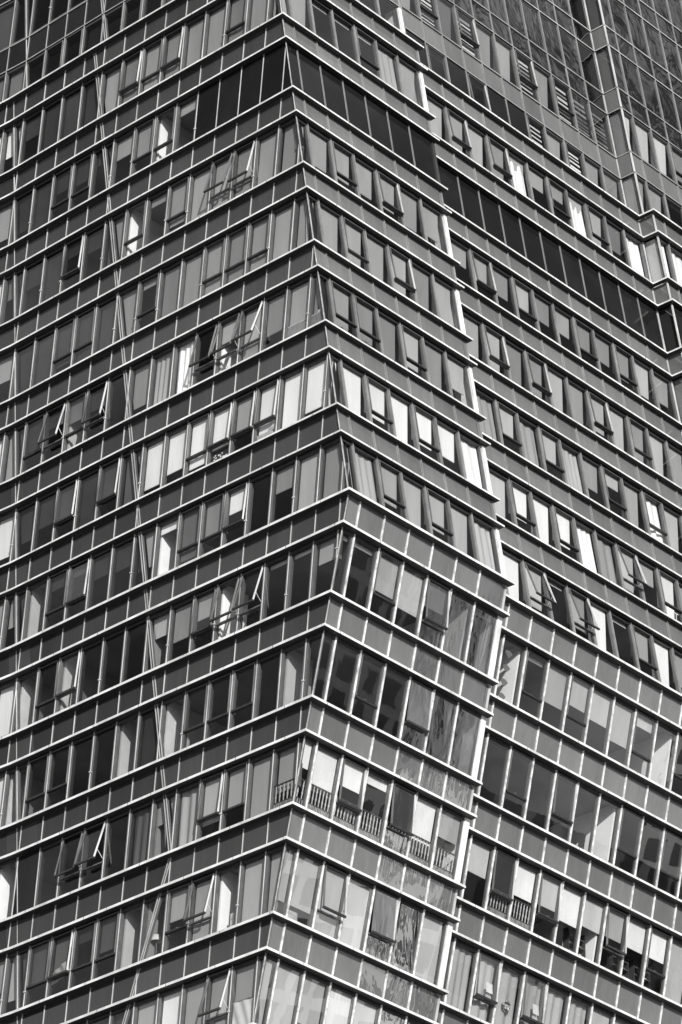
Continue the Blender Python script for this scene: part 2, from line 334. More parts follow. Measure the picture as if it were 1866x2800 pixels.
    for t in tok:
        if t == 'h':
            b_ = MB(); b_.hexa(P, s0 + .05, s1 - .05, z1 - .2, z1 - .05, -.24, -.2, 'fabric', .85); parts.setdefault('blind_cassette', b_)
        if t[0] in TONE and t[1:].isdigit():
            fr_ = int(t[1:]) / 100.0
            fr_ = fr_ if fr_ >= .99 else max(.05, fr_ + random.uniform(-.06, .06))
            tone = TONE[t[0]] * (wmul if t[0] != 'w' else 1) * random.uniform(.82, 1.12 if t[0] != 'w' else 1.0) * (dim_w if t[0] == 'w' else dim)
            zt_, zb_ = z1 - .03, z1 - .03 - (z1 - z0 - .06) * fr_
            a, b = s0 + random.uniform(.05, .1), s1 - random.uniform(.05, .1)
            pl = [(a, zb_), (b, zb_), (b, zt_), (a, zt_)]
            bl = MB()
            if kind == 'L' and not rect:
                # on clipped cells keep the cloth inside the opening
                c_ = clip(pl, lambda s, z: s - (max(ridge_s(z0), ridge_s(z1)) + .04))
                c_ = poly_and(c_, inset(poly, .06) or poly)
                if len(c_) >= 3: bl.prism([P(*q, -.2) for q in c_], [P(*q, -.205) for q in c_], 'fabric', tone)
            elif not rect:
                c_ = poly_and(pl, inset(poly, .06) or poly)
                if len(c_) >= 3: bl.prism([P(*q, -.2) for q in c_], [P(*q, -.205) for q in c_], 'fabric', tone)
            else:
                skew = random.uniform(-.012, .012); cup = random.uniform(.0, .02)
                rows = []
                nz_, ns_ = 6, 6
                for i in range(nz_ + 1):
                    zz = zt_ + (zb_ - zt_) * i / nz_
                    rows.append([Bp(a + (b - a) * j / ns_, zz + skew * (j / ns_ - .5) * i / nz_, (-.15 if kind == 'L' else -.115) - cup * sin(pi * j / ns_) * sin(pi * i / nz_) * 1.5) for j in range(ns_ + 1)])
                bl.grid(rows, 'fabric', tone)
                if fr_ < .99:
                    q0, q1 = rows[-1][0], rows[-1][-1]
                    nn = nL if kind == 'L' else nR
                    bl.prism([q0, q1, q1 + Z * .035, q0 + Z * .035], [x - nn * .02 for x in (q0, q1, q1 + Z * .035, q0 + Z * .035)], 'fabric', tone * .8)
            if bl.v: parts['roller_blind'] = bl
        if t[0] == 'c' and len(t) == 2:
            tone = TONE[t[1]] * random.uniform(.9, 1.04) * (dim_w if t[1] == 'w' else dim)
            if tone: pass
            cu = MB(); ph = random.uniform(0, 6); n_ = 40; fq = random.uniform(2.2, 4)
            side = random.random()
            rows = []
            a, b = s0 + .06, s1 - .06
            tz = z1 - .03
            for i in range(9):
                u = i / 8.0; zz = tz + (z0 + .05 - tz) * u
                g = 0.10 * u * (1 if side > .5 else -1)
                rr = []
                for j in range(n_ + 1):
                    w_ = j / n_
                    ss = a + (b - a) * w_
                    dpt = -.2 + (.02 + .02 * u) * sin(fq * w_ * 2 * pi + ph + g * 6 + .6 * sin(5 * w_ + ph)) + .012 * sin(9 * w_ + ph * 2 + u * 1.5)
                    rr.append(P(ss, zz, dpt))
                rows.append(rr)
            cu.grid(rows, 'fabric', tone)
            if rect: parts['curtain'] = cu
            else:
                c_ = inset(poly, .07) or poly
                m2 = MB(); m2.prism([P(*q, -.2) for q in c_], [P(*q, -.21) for q in c_], 'fabric', tone); parts['curtain'] = m2
        if t == 'R': railings.append((P, kind, k, poly))
        if t == 'P': partitions.append((kind, k, idx))
    return ('fixed_window' if typ == 'f' else 'awning_window'), fr, parts
def poly_and(a, b):
    p = a
    for i in range(len(b)):
        q, r = b[i], b[(i + 1) % len(b)]
        ex, ez = r[0] - q[0], r[1] - q[1]
        p = clip(p, lambda s, z: -(s - q[0]) * ez + (z - q[1]) * ex)
        if len(p) < 3: return []
    return p

# columns
def cells(kind, k):
    """list of (index, s0, s1)"""
    if kind == 'L': return [(n, 4.87 + 1.128 * n, 4.87 + 1.128 * (n + 1)) for n in range(-7, 18)]
    if kind == 'B': return [(0, 0.0, 0.6)] + [(j + 1, .6 + 1.253 * j, .6 + 1.253 * (j + 1)) for j in range(6)]
    if kind == 'W': return [(0, W0S - .05, 9.36)] + [(j + 1, 9.36 + 1.253 * j, min(WEND, 9.36 + 1.253 * (j + 1))) for j in range(12) if 9.36 + 1.253 * j < WEND - .3]
    return [(0, WEND, WEND + .75)] + [(j + 1, WEND + .75 + 1.253 * j, WEND + .75 + 1.253 * (j + 1)) for j in range(8)]
def pieces(kind, poly):
    """clip a cell to its facet; the left side also splits at its two folds"""
    if kind != 'L': return [poly]
    zm = sum(p[1] for p in poly) / len(poly)
    p = clip(poly, lambda s, z: s - ridge_s(z))
    if len(p) < 3: return []
    out = []
    a = clip(p, lambda s, z: crease_s(z) - s); b = clip(clip(p, lambda s, z: s - crease_s(z)), lambda s, z: fold_s(z) - s); c = clip(p, lambda s, z: s - fold_s(z))
    return [q for q in (a, b, c) if len(q) >= 3 and abs(area(q)) > .03]
HI_ROWS = {'L': -3, 'B': -3, 'W': -7, 'N': -7}
for kind in 'LBWN':
    for k in range(HI_ROWS[kind], 12):
        P = fac(kind, k)
        up_zone = k < -1
        zt_row, zb_row = zB(k), zA(k + 1)
        # lower row of the upper zone ends at the top ledge
        for idx, s0, s1 in cells(kind, k):
            # ---- window
            poly = [(s0, zb_row + .045), (s1, zb_row + .045), (s1, zt_row - .045), (s0, zt_row - .045)]
            default = 'f r k' if k <= -4 else random.choice(['f g100', 'f g60', 's g66', 'f g100', 'f L100'])
            code = ROWS.get(k, {}).get(kind, {}).get(idx, default)
            for pc in pieces(kind, poly):
                q = inset(pc, .03)
                if len(q) < 3 or abs(area(q)) < .05: continue
                va, near = vis_area(P, q)
                if not near: continue
                hang = kind in 'BWN' and zt_row > 0
                nm, fr, parts = make_window(kind, k, idx, P, q, code, hang)
                wins[nm].append((va, fr, parts))
            # ---- spandrel
            Ps = fac(kind, k) if k != -1 else fac(kind, -1)
            poly = [(s0, zB(k) + .03), (s1, zB(k) + .03), (s1, zA(k) - .03), (s0, zA(k) - .03)]
            for pc in pieces(kind, poly):
                q = inset(pc, .022)
                if len(q) < 3: continue
                va, near = vis_area(Ps, q)
                if not near: continue
                mb = MB(); base = {'L': .055, 'B': .155, 'W': .155, 'N': .15}[kind]  # left panels toned darker, the weaker light on that side put into colour
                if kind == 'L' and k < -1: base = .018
                elif kind == 'L' and sum(a for a, b in q) / len(q) > crease_s(sum(b for a, b in q) / len(q)): base = .034  # past the crease the duller light is painted as a darker tone
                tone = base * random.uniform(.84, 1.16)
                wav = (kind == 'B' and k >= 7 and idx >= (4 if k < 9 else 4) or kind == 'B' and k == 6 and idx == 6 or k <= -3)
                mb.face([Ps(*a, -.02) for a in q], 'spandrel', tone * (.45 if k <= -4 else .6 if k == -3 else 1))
                r = inset(q, .04)
                if kind in 'BWN' and k >= 6 and len(r) == len(q):   # gasket line along the foot of the panel
                    mb.hexa(Ps, r[0][0], r[1][0], r[0][1] + .06, r[0][1] + .072, -.02, -.014, 'frame', .06)
                border(mb, Ps, pc, .022, -.06, -.008, 'frame', .09)
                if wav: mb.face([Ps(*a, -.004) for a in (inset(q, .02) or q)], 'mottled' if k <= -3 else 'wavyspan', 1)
                spans.append((va, mb))

def emit(name, lst, build_one, build_stuff):
    lst.sort(key=lambda t: -t[0])
    for t in lst[:100]: build_one(t)
    rest = lst[100:]
    if rest: build_stuff(rest)
def one_win(name):
    def f(t):
        o = t[1].build(name, tower)
        for pn, mb in t[2].items(): mb.build('pane' if pn == 'sash_pane' else pn, o)
    return f
def stuff_win(name):
    def f(rest):
        mb = MB()
        for t in rest:
            mb.join(t[1])
            for m_ in t[2].values(): mb.join(m_)
        o = mb.build(name, tower); o['kind'] = 'stuff'
    return f
for nm in wins:
    print(nm, len(wins[nm])); emit(nm, wins[nm], one_win(nm), stuff_win(nm))
def stuff_span(rest):
    mb = MB()
    for t in rest: mb.join(t[1])
    o = mb.build('spandrel_panel', tower); o['kind'] = 'stuff'
print('spandrels', len(spans))
emit('spandrel_panel', spans, lambda t: t[1].build('spandrel_panel', tower), stuff_span)

# ------------------------------------------------------------------ mullions
def bar(mb, Pf, sf, z0, z1, w, o0, o1, mat, tone):
    mb.prism([Pf(sf(z) + e, z, o1) for z, e in ((z0, -w), (z0, w), (z1, w), (z1, -w))], [Pf(sf(z) + e, z, o0) for z, e in ((z0, -w), (z0, w), (z1, w), (z1, -w))], mat, tone)
ZLO, ZHI = zA(12), zA(-8)
def mullion_run(kind, s, lo, hi, name='mullion'):
    mb = MB()
    for k in range(-8, 12):
        P = fac(kind, k)
        for z0, z1, win in ((zB(k) + .035, zA(k) - .035, False), (zA(k + 1) + .035, zB(k) - .035, True)):
            if z0 < lo or z1 > hi: continue
            if kind == 'L' and k < -3: continue
            if kind == 'B' and k < -3: continue
            if kind == 'L':
                # keep only the stretch inside the facet
                if s < ridge_s(z0) + .05 and s < ridge_s(z1) + .05: continue
                if min(s - ridge_s(z0), s - ridge_s(z1)) < .03:
                    # clip
                    a, b = z0, z1
                    for _ in range(12):
                        m_ = (a + b) / 2
                        if (s - ridge_s(m_) > .03) == (s - ridge_s(a) > .03): a = m_
                        else: b = m_
                    if s - ridge_s(z0) > .03: z1 = a - .02
                    else: z0 = b + .02
                    if z1 - z0 < .1: continue
            worn = kind != 'L' and z0 < 0
            dark = win and k == 0 and (kind != 'L' or s < 4.87 + 1.128 * 4.2)
            capw = .010 if dark else .012 if kind == 'L' else (.024 if z0 >= 0 else .030)
            bar(mb, P, lambda z: s, z0, z1, capw, -.005, .02 if kind == 'L' else .035, 'worn' if worn else 'metal', (.55 if not k < -1 else .4) if kind == 'L' else (.24 if not worn else .74))
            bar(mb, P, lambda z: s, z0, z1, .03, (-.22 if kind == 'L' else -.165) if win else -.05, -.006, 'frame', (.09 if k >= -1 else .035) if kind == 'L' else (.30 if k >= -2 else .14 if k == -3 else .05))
            if win and random.random() < .3 and kind == 'L':
                zz = z0 + (z1 - z0) * random.uniform(.28, .36)
                mb.hexa(P, s - .045, s + .045, zz, zz + .045, .0, .05, 'metal', .55)
    if mb.v: mb.build(name, tower)
for n in range(-6, 17): mullion_run('L', 4.87 + 1.128 * n, ZLO, ZHI)
for j in range(6): mullion_run('B', .6 + 1.253 * j, ZLO, ZHI)
for j in range(12):
    if 9.36 + 1.253 * j < WEND - .2: mullion_run('W', 9.36 + 1.253 * j, ZLO, ZHI)
for j in range(7): mullion_run('N', WEND + .75 + 1.253 * j, ZLO, ZHI)

# corner posts and fold bars run on past the ledges in short lengths, one part each
def corner_run(name, Pfun, sfun, w, o0, o1, mat, tone, klo=-3, step=True):
    mb = MB()
    for k in range(klo, 12):
        for z0, z1 in ((zB(k) + .045, zA(k) - .045), (zA(k + 1) + .045, zB(k) - .045)):
            rec = Pfun(k)
            bar(mb, rec, sfun, z0, z1, w, o0, o1, mat, tone)
    return mb.build(name, tower)
corner_run('corner_post', lambda k: (lambda s, z, o=0: PR(s, z, o - (.5 if k < -1 else 0)) + nL * (o + .0)), lambda z: 0.0, .03, -.05, .03, 'worn', .42)
for e in (-.055, .055):
    corner_run('fold_bar', lambda k: (lambda s, z, o=0: PL(s, z, o - (.7 if k < -1 else 0))), lambda z, e=e: crease_s(z) + e, .013, -.03, .006, 'metal', .42)
corner_run('fold_bar', lambda k: (lambda s, z, o=0: PL(s, z, o - (.7 if k < -1 else 0))), lambda z: fold_s(z), .016, -.03, .006, 'metal', .5)
# white end wall of the projecting bay
mb = MB()
for k in range(-3, 12):
    P = fac('B', k)
    mb.hexa(P, 8.13 if k >= 6 else 8.2, 8.37 if k >= 6 else 8.35, zA(k + 1) + .05, zB(k) - .05, -.74, .012, 'metal', .05 if k == 0 else .88)
    mb.hexa(P, 8.26, 8.34, zB(k) + .05, zA(k) - .05, -.74, .004, 'metal', .5 if k >= 6 else .28)
    mb.hexa(P, 8.12, 8.25, zB(k) + .05, zA(k) - .05, -.5, -.03, 'frame', .15)
mb.build('end_wall', tower)
# side return where the next bay steps forward again
mb = MB()
for k in range(-7, 12):
    r_ = REC['W'][1 if k < -1 else 0]; rn = REC['N'][1 if k < -1 else 0]
    for z0, z1, mat, t in ((zA(k + 1) + .05, zB(k) - .05, 'glass', 1), (zB(k) + .05, zA(k) - .05, 'spandrel', .12)):
        mb.face([PR(WEND, z0, -r_), PR(WEND, z0, -rn), PR(WEND, z1, -rn), PR(WEND, z1, -r_)], mat, t)
        if mat == 'glass': mb.face([PR(WEND + .12, z0, -r_), PR(WEND + .12, z0, -rn), PR(WEND + .12, z1, -rn), PR(WEND + .12, z1, -r_)], 'fabric', .03 if k == 0 else random.choice([.12, .3, .5, .2]) * (.4 if k <= -4 else 1))
    for e, w in ((-r_, .03), (-rn, .035)):
        for z0, z1 in ((zA(k + 1) + .05, zB(k) - .05), (zB(k) + .05, zA(k) - .05)):
            bar(mb, lambda s, z, o=0: PR(s, z, o), lambda z: WEND, z0, z1, w, e - .02, e + .035, 'metal', .55)
mb.build('return_glazing', tower)

# ------------------------------------------------------------------ ledges: one continuous white band per level and wing
def ix(p, d, q, e):
    den = d.x * e.y - d.y * e.x; t = ((q.x - p.x) * e.y - (q.y - p.y) * e.x) / den
    return V3((p.x + d.x * t, p.y + d.y * t, p.z))
def left_path(z, o):
    pts = [PL(crease_s(z) + x, z, o) for x in (14,)] if False else []
    f_ = fold_s(z); c_ = crease_s(z)
    pts = [PL(max(f_, c_) + 6, z, o)]
    if f_ > c_: pts.append(PL(f_, z, o))
    pts.append(PL(c_, z, o))
    pts.append(ix(PL(ridge_s(z) + 2, z, o), dL, PR(2, z, o), dR))
    return pts
def ledge_mesh(outer_in, h, mat, tone):
    mb = MB(); inn, out = outer_in
    for i in range(len(inn) - 1):
        a0, a1, b0, b1 = out[i], out[i + 1], inn[i], inn[i + 1]
        dn, up_ = -Z * h / 2, Z * h / 2
        quads = [([a0 + dn, a1 + dn, a1 + up_, a0 + up_], tone, mat), ([b0 + up_, a0 + up_, a1 + up_, b1 + up_], tone, mat), ([b1 + dn, a1 + dn, a0 + dn, b0 + dn], .03, 'frame'), ([b0 + dn, b0 + up_, b1 + up_, b1 + dn], tone, mat)]  # underside coloured near black, its shade put into the tone
        for q, t, m_ in quads: mb.face(q, m_, t)
        e_ = a1 - a0; L_ = e_.length
        if h > .06 and L_ > 2:
            e_ = e_ / L_; nrm = V3((-e_.y, e_.x, 0)); nrm = nrm if nrm.y < 0 else -nrm; x_ = random.uniform(.5, 2)
            while x_ < L_ - .1:
                w_ = random.uniform(.007, .014); c0 = a0 + e_ * x_ + nrm * .002
                mb.face([c0 - e_ * w_ + dn, c0 + e_ * w_ + dn, c0 + e_ * w_ + up_, c0 - e_ * w_ + up_], 'frame', .12); x_ += random.choice([1.13, 2.26, 2.26, 3.4])
    for i in (0, -1):
        mb.face([inn[i] - Z * h / 2, out[i] - Z * h / 2, out[i] + Z * h / 2, inn[i] + Z * h / 2], mat, tone)
    return mb
for k in range(-1, 12):
    for z in (zA(k), zB(k)):
        low = z <= 0
        pr = .27 if low else .24; h = .092 if low else .07
        L_in, L_out = left_path(z, -.03), left_path(z, pr)
        L_in.append(PR(8.42, z, -.03)); L_out.append(PR(8.42, z, pr))
        mb = ledge_mesh((L_in, L_out), h, 'metal', .76)
        mb.build('ledge', tower)
        W_in = [PR(8.30, z, -DOFF - .03), PR(WEND - .03, z, -DOFF - .03), PR(WEND - .03, z, -.03), PR(34, z, -.03)]
        W_out = [PR(8.30, z, -DOFF + pr), PR(WEND - pr, z, -DOFF + pr), PR(WEND - pr, z, pr), PR(34, z, pr)]
        ledge_mesh((W_in, W_out), h, 'metal', .72).build('ledge', tower)
# thin flush transoms on the set-back top storeys
for k in range(-7, -1):
    for z in (zA(k), zB(k)):
        if z == zB(-1): continue
        mb = MB(); t_ = .3 if k > -4 else .45
        if k >= -3:
            a = left_path(z, -.74); b = left_path(z, -.67); a.append(PR(8.38, z, -.53)); b.append(PR(8.38, z, -.47))
            a[-2] = ix(PL(ridge_s(z) + 2, z, -.74), dL, PR(2, z, -.53), dR); b[-2] = ix(PL(ridge_s(z) + 2, z, -.67), dL, PR(2, z, -.47), dR)
            mb.join(ledge_mesh((a, b), .05, 'metal', .35))
        a = [PR(8.3, z, -1.25), PR(WEND, z, -1.25), PR(WEND, z, -.5), PR(34, z, -.5)]; b = [PR(8.3, z, -1.16), PR(WEND - .04, z, -1.16), PR(WEND - .04, z, -.41), PR(34, z, -.41)]
        mb.join(ledge_mesh((a, b), .05, 'metal', t_))
        mb.build('transom', tower)

# ------------------------------------------------------------------ inside: slabs, core, partitions
def plan(z, o):
    pL, pB, pW = PL(crease_s(z), z, -o), PR(1, z, -o), PR(1, z, -DOFF - o)
    far = PL(fold_s(z) + 6, z, -o - .1)
    c = PL(crease_s(z), z, -o)
    rg = ix(PL(ridge_s(z) + 2, z, -o), dL, pB, dR)
    return [far, c, rg, PR(8.1, z, -o), PR(8.1, z, -DOFF - o), PR(WEND + .25, z, -DOFF - o), PR(WEND + .25, z, -o), PR(36, z, -o)]
def inner(z, o):
    far = PL(fold_s(z) + 6, z, -o); rg = ix(PL(ridge_s(z) + 2, z, -o), dL, PR(1, z, -o), dR)
    return [far, rg, PR(36, z, -o)]
for k in range(-7, 13):
    x = .22 if k >= -1 else .8
    if k == -1: x = .22
    o_ = .16 if k >= -1 else 1.4
    top, bot = plan(zA(k) - .08, o_), plan(zB(k) + .08, o_)
    back_t, back_b = inner(zA(k) - .08, 7.6), inner(zB(k) + .08, 7.6)
    mb = MB()
    ring_t, ring_b = top + back_t[::-1], bot + back_b[::-1]
    n = len(ring_t)
    # soffit and floor as strips, front edge as wall
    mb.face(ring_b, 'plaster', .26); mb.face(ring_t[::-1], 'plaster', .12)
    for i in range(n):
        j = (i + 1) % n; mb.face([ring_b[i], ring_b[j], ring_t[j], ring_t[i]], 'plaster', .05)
    mb.build('floor_slab', tower)
mb = MB()
for k in range(-7, 12):
    z0, z1 = zA(k + 1) - .08, zB(k) + .08
    a, b = inner(z0, 7.5), inner(z1, 7.5)
    for i in range(2): mb.face([a[i], a[i + 1], b[i + 1], b[i]], 'plaster', .10)
mb.build('core_wall', tower)
for kind, k, idx in partitions:
    P = fac(kind, k); zc = (zA(k + 1) + zB(k)) / 2
    if kind == 'L': s = 4.87 + 1.128 * (idx + 1)
    elif kind == 'B': s = .6 + 1.253 * idx
    else: s = 9.36 + 1.253 * idx
    s += -.06 if kind == 'L' else -.09
    if kind == 'L' and s > crease_s(zc) - .05 and s < crease_s(zc) + .3: s = crease_s(zc) + .1
    mb = MB()
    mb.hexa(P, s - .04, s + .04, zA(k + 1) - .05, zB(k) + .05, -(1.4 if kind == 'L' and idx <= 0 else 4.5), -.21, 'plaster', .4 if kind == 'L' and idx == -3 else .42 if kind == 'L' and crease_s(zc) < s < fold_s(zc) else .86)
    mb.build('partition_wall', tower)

# ------------------------------------------------------------------ railings behind the glass
for P, kind, k, poly in railings:
    s0, s1 = min(p[0] for p in poly) + .05, max(p[0] for p in poly) - .05; z0 = min(p[1] for p in poly)
    if kind == 'L': s0 = max(s0, ridge_s(z0) + .1)
    mb = MB(); zt = z0 + 1.0
    mb.hexa(P, s0, s1, zt - .04, zt, -.11, -.06, 'frame', .05)
    mb.hexa(P, s0, s1, z0 + .34, z0 + .37, -.1, -.07, 'frame', .06)
    n = max(2, int((s1 - s0) / .15))
    for i in range(n):
        s = s0 + (i + .5) * (s1 - s0) / n
        for a, b, w in ((.37, .52, .014), (.52, .60, .028), (.60, .78, .016), (.78, .84, .026), (.84, .96, .013)):
            mb.hexa(P, s - w * .75, s + w * .75, z0 + a, z0 + b, -.10 , -.07, 'metal', .6)
    for i in range(n * 2):
        s = s0 + (i + .5) * (s1 - s0) / n / 2
        mb.hexa(P, s - .022, s + .022, z0 + .02, z0 + .34, -.1, -.075, 'worn', .34)
    mb.build('railing', tower)

# ------------------------------------------------------------------ loose things standing inside the windows
def spot(kind, k, idx, u, o=-.35, dz=0.0):
    P = fac(kind, k); c = [x for x in cells(kind, k) if x[0] == idx][0]
    s = c[1] + (c[2] - c[1]) * u; z = zA(k + 1) + .10 + dz
    return P(s, z, o), (dL * -1 if kind == 'L' else dR), (nL if kind == 'L' else nR)   # point, rightward, outward
def box(mb, p, a, n, x0, x1, y0, y1, z0, z1, mat, tone, yaw=0.0, tilt=0.0):
    a2 = a * cos(yaw) + n * sin(yaw); n2 = n * cos(yaw) - a * sin(yaw)
    f = lambda x, y, z: p + a2 * (x + tilt * z) + n2 * y + Z * z
    q = [(x0, z0), (x1, z0), (x1, z1), (x0, z1)]
    mb.prism([f(x, y1, z) for x, z in q], [f(x, y0, z) for x, z in q], mat, tone)
def lathe(mb, p, a, n, prof, mat, tone, seg=14):
    rows = []
    for r_, z in prof: rows.append([p + a * (r_ * cos(2 * pi * i / seg)) + n * (r_ * sin(2 * pi * i / seg)) + Z * z for i in range(seg + 1)])
    mb.grid(rows, mat, tone)
def thing(name, mb, p, label, cat, group=None):
    o = mb.build(name, None, origin=p); o['label'] = label; o['category'] = cat
    if group: o['group'] = group
    return o
def sub(name, mb, parent, p):
    o = mb.build(name, None, origin=p); o.parent = parent; o.location = (0, 0, 0); return o
# cardboard box
p, a, n = spot('L', 4, -1, .55, -.12); mb = MB()
box(mb, p, a, n, -.36, .36, -.1, .06, 0, .34, 'stuff', .42, 0, .02); box(mb, p, a, n, -.2, .12, .061, .065, .06, .2, 'stuff', .3); box(mb, p, a, n, .05, .34, -.1, .05, .34, .46, 'stuff', .4, 0, .3)
thing('cardboard_box', mb, p, 'pale cardboard box with a raised flap under a white blind near the corner', 'box')
# floral tray
p, a, n = spot('L', 4, 1, .5, -.1); mb = MB()
box(mb, p, a, n, -.42, .42, -.06, -.03, .02, .5, 'stuff', .03)
for i in range(26):
    x, z = random.uniform(-.36, .36), random.uniform(.08, .44); r_ = random.uniform(.025, .05)
    mb.face([p + a * (x + r_ * cos(t) * (1 + .4 * sin(3 * t))) + Z * (z + r_ * sin(t)) + n * -.026 for t in [2 * pi * j / 9 for j in range(9)]], 'stuff', .75)
thing('patterned_board', mb, p, 'black board with a white flower pattern propped under a white blind', 'board')
# long plank at the corner window
p, a, n = spot('L', 3, -2, .1, -.11); mb = MB()
box(mb, p, a, n, -1.05, .75, -.03, 0, .08, .62, 'stuff', .26); box(mb, p, a, n, -1.05, .75, -.05, .01, .62, .66, 'metal', .6); box(mb, p, a, n, .55, .78, -.06, .02, .66, .74, 'metal', .85)
thing('board', mb, p, 'long grey board with a white top edge standing across the foot of the corner window', 'board')
# air conditioner box
p, a, n = spot('W', 2, 6, .5, -.12); mb = MB()
box(mb, p, a, n, -.5, .45, -.1, .04, 0, .26, 'stuff', .85); box(mb, p, a, n, -.46, .2, .041, .046, .05, .2, 'stuff', .7)
thing('white_case', mb, p, 'low long white case on the sill below a grey blind of the right wing', 'case')
p, a, n = spot('W', 2, 4, .5, -.12); mb = MB()
for x0, x1, z0, z1 in ((-.3, .3, 0, .05), (-.3, .3, .22, .27), (-.3, -.25, .05, .22), (.25, .3, .05, .22)): box(mb, p, a, n, x0, x1, -.08, .04, z0, z1, 'stuff', .82)
thing('wire_tray', mb, p, 'small open white tray on the sill behind a shut sash of the right wing', 'tray')
# lamp and clutter
p, a, n = spot('L', 9, 2, .72, -.5); mb = MB()
lathe(mb, p, a, n, [(.02, .05), (.02, .95)], 'stuff', .1); lathe(mb, p, a, n, [(.14, 0), (.14, .03), (.02, .05)], 'stuff', .1)
lp_ = thing('table_lamp', mb, p, 'slim dark lamp with a pale shade before the sunlit white wall by the slanting fold', 'lamp')
mb = MB(); lathe(mb, p, a, n, [(.20, .9), (.13, 1.12), (.02, 1.13)], 'stuff', .55); sub('lamp_shade', mb, lp_, p)
# leaning white boards
p, a, n = spot('L', 9, -1, .2, -.4); mb = MB()
box(mb, p, a, n, -.16, .14, -.03, 0, 0, 1.1, 'stuff', .82, .1, .05)
thing('white_board', mb, p, 'tall white board leaning inside the bright window, the taller of two', 'board')
p, a, n = spot('L', 9, -1, .45, -.3); mb = MB()
box(mb, p, a, n, -.1, .08, -.03, 0, 0, .75, 'stuff', .6, .1, .06)
thing('white_board', mb, p, 'narrow grey-white board leaning inside the bright window, the shorter of two', 'board')
# boxes in the bay
p, a, n = spot('B', 9, 1, .3, -.1); mb = MB()
box(mb, p, a, n, -.28, .26, -.1, .02, 0, .44, 'stuff', .5); box(mb, p, a, n, -.28, .26, -.1, .03, .30, .33, 'stuff', .4)
thing('storage_box', mb, p, 'pale storage box on the sill of the first full bay window, under its blind', 'box')
# bottles
for i, (u, hh, r_, t, lab) in enumerate(((.22, .5, .11, .8, 'white round pot, leftmost of the vessels behind the dark mirrored sash'), (.5, .62, .08, .65, 'tall pale bottle, middle one of the vessels behind the dark mirrored sash'), (.76, .42, .07, .7, 'short pale bottle, rightmost of the vessels behind the dark mirrored sash'))):
    p, a, n = spot('B', 9, 4, u, -.14); mb = MB()
    lathe(mb, p, a, n, [(0, 0), (r_, .0), (r_ * 1.1, hh * .3), (r_, hh * .6), (r_ * .4, hh * .75), (r_ * .4, hh), (0, hh)], 'stuff', t)
    thing('vessel', mb, p, lab, 'vessel', 'vessels on a sill')
# leaning sheet
p, a, n = spot('B', 9, 5, .35, -.12); mb = MB()
mb.prism([p + a * x + Z * z for x, z in ((-.5, 0), (.32, 0), (-.35, 1.25))], [p + a * x + Z * z - n * .02 for x, z in ((-.5, 0), (.32, 0), (-.35, 1.25))], 'stuff', .82)
thing('white_sheet', mb, p, 'white three-cornered sheet leaning in a dark mirrored window of the bay', 'sheet')
p, a, n = spot('B', 9, 6, .4, -.1); mb = MB()
box(mb, p, a, n, -.4, .05, -.08, .02, 0, .62, 'stuff', .45, 0, .05); box(mb, p, a, n, .06, .5, -.08, .02, 0, .5, 'stuff', .55); box(mb, p, a, n, -.35, .0, .021, .026, .1, .5, 'stuff', .3)
thing('cabinet', mb, p, 'pale low cabinet behind the last bay window beside the white end wall', 'cabinet')
# drum
p, a, n = spot('W', 8, 1, .62, -.5); mb = MB()
lathe(mb, p, a, n, [(0, 0), (.24, 0), (.24, .36), (.20, .38), (.20, .33), (0, .33)], 'stuff', .05); lathe(mb, p, a, n, [(.245, .1), (.245, .16)], 'stuff', .7)
thing('drum', mb, p, 'black round drum with a white band, standing on the floor of a dark room', 'drum')
# shoe racks
for idx, lab in ((6, 'dark shoe rack with white shoes beside a sunlit white wall, leftmost rack'), (8, 'dark shoe rack crowded with dark shoes, middle rack of three'), (9, 'dark shoe rack behind a shut sash, rightmost rack')):
    p, a, n = spot('W', 8, idx, .42, -.4); mb = MB()
    for x in (-.48, .44): box(mb, p, a, n, x, x + .04, -.2, .05, 0, 1.25, 'stuff', .05)
    rk = thing('shoe_rack', mb, p, lab, 'shoe rack', 'shoe racks in a row of windows')
    for j in range(4):
        mb = MB(); box(mb, p, a, n, -.44, .44, -.2, .05, .06 + j * .3, .09 + j * .3, 'stuff', .12); sub('shelf', mb, rk, p)
        for q_ in range(4):
            if random.random() < .85:
                x = -.36 + q_ * .22; mb = MB(); tt = random.choice([.8, .8, .3, .1, .5] if idx == 6 else [.15, .1, .8, .25])
                z_ = .09 + j * .3
                rows = []
                for zz, w_, l_ in ((0, .05, .14), (.04, .055, .14), (.08, .04, .08), (.11, .035, .05)):
                    rows.append([p + a * (x + w_ * cos(t)) + n * (-.06 + l_ * sin(t) * .6 - zz * .3) + Z * (z_ + zz) for t in [2 * pi * i / 10 for i in range(11)]])
                mb.grid(rows, 'stuff', tt); sub('shoe', mb, rk, p)
# paper notices, wreath
for idx, lab in ((2, 'white paper notice stuck on the awning sash, left one of two'), (4, 'white paper notice stuck on the awning sash, right one of two')):
    p, a, n = spot('W', 9, idx, .5, .11 , 1.0); mb = MB()
    box(mb, p, a, n, -.03, .3, -.006, 0, 0, .36, 'stuff', .86); box(mb, p, a, n, -.08, .22, -.006, 0, -.26, -.1, 'stuff', .3)
    thing('notice', mb, p, lab, 'notice', 'paper notices on sashes')
p, a, n = spot('W', 9, 3, .5, -.06, .95); mb = MB()
for i in range(18):
    t = 2 * pi * i / 18; r_ = .15 + random.uniform(-.02, .02); c_ = p + a * r_ * cos(t) + Z * r_ * sin(t)
    box(mb, c_, a, n, -.045, .045, -.03, .02, -.035, .035, 'stuff', random.choice([.1, .3, .6]), t)
box(mb, p, a, n, -.09, .09, -.02, 0, -.03, .03, 'stuff', .7)
thing('wreath', mb, p, 'small round wreath hanging in front of pale curtains', 'wreath')
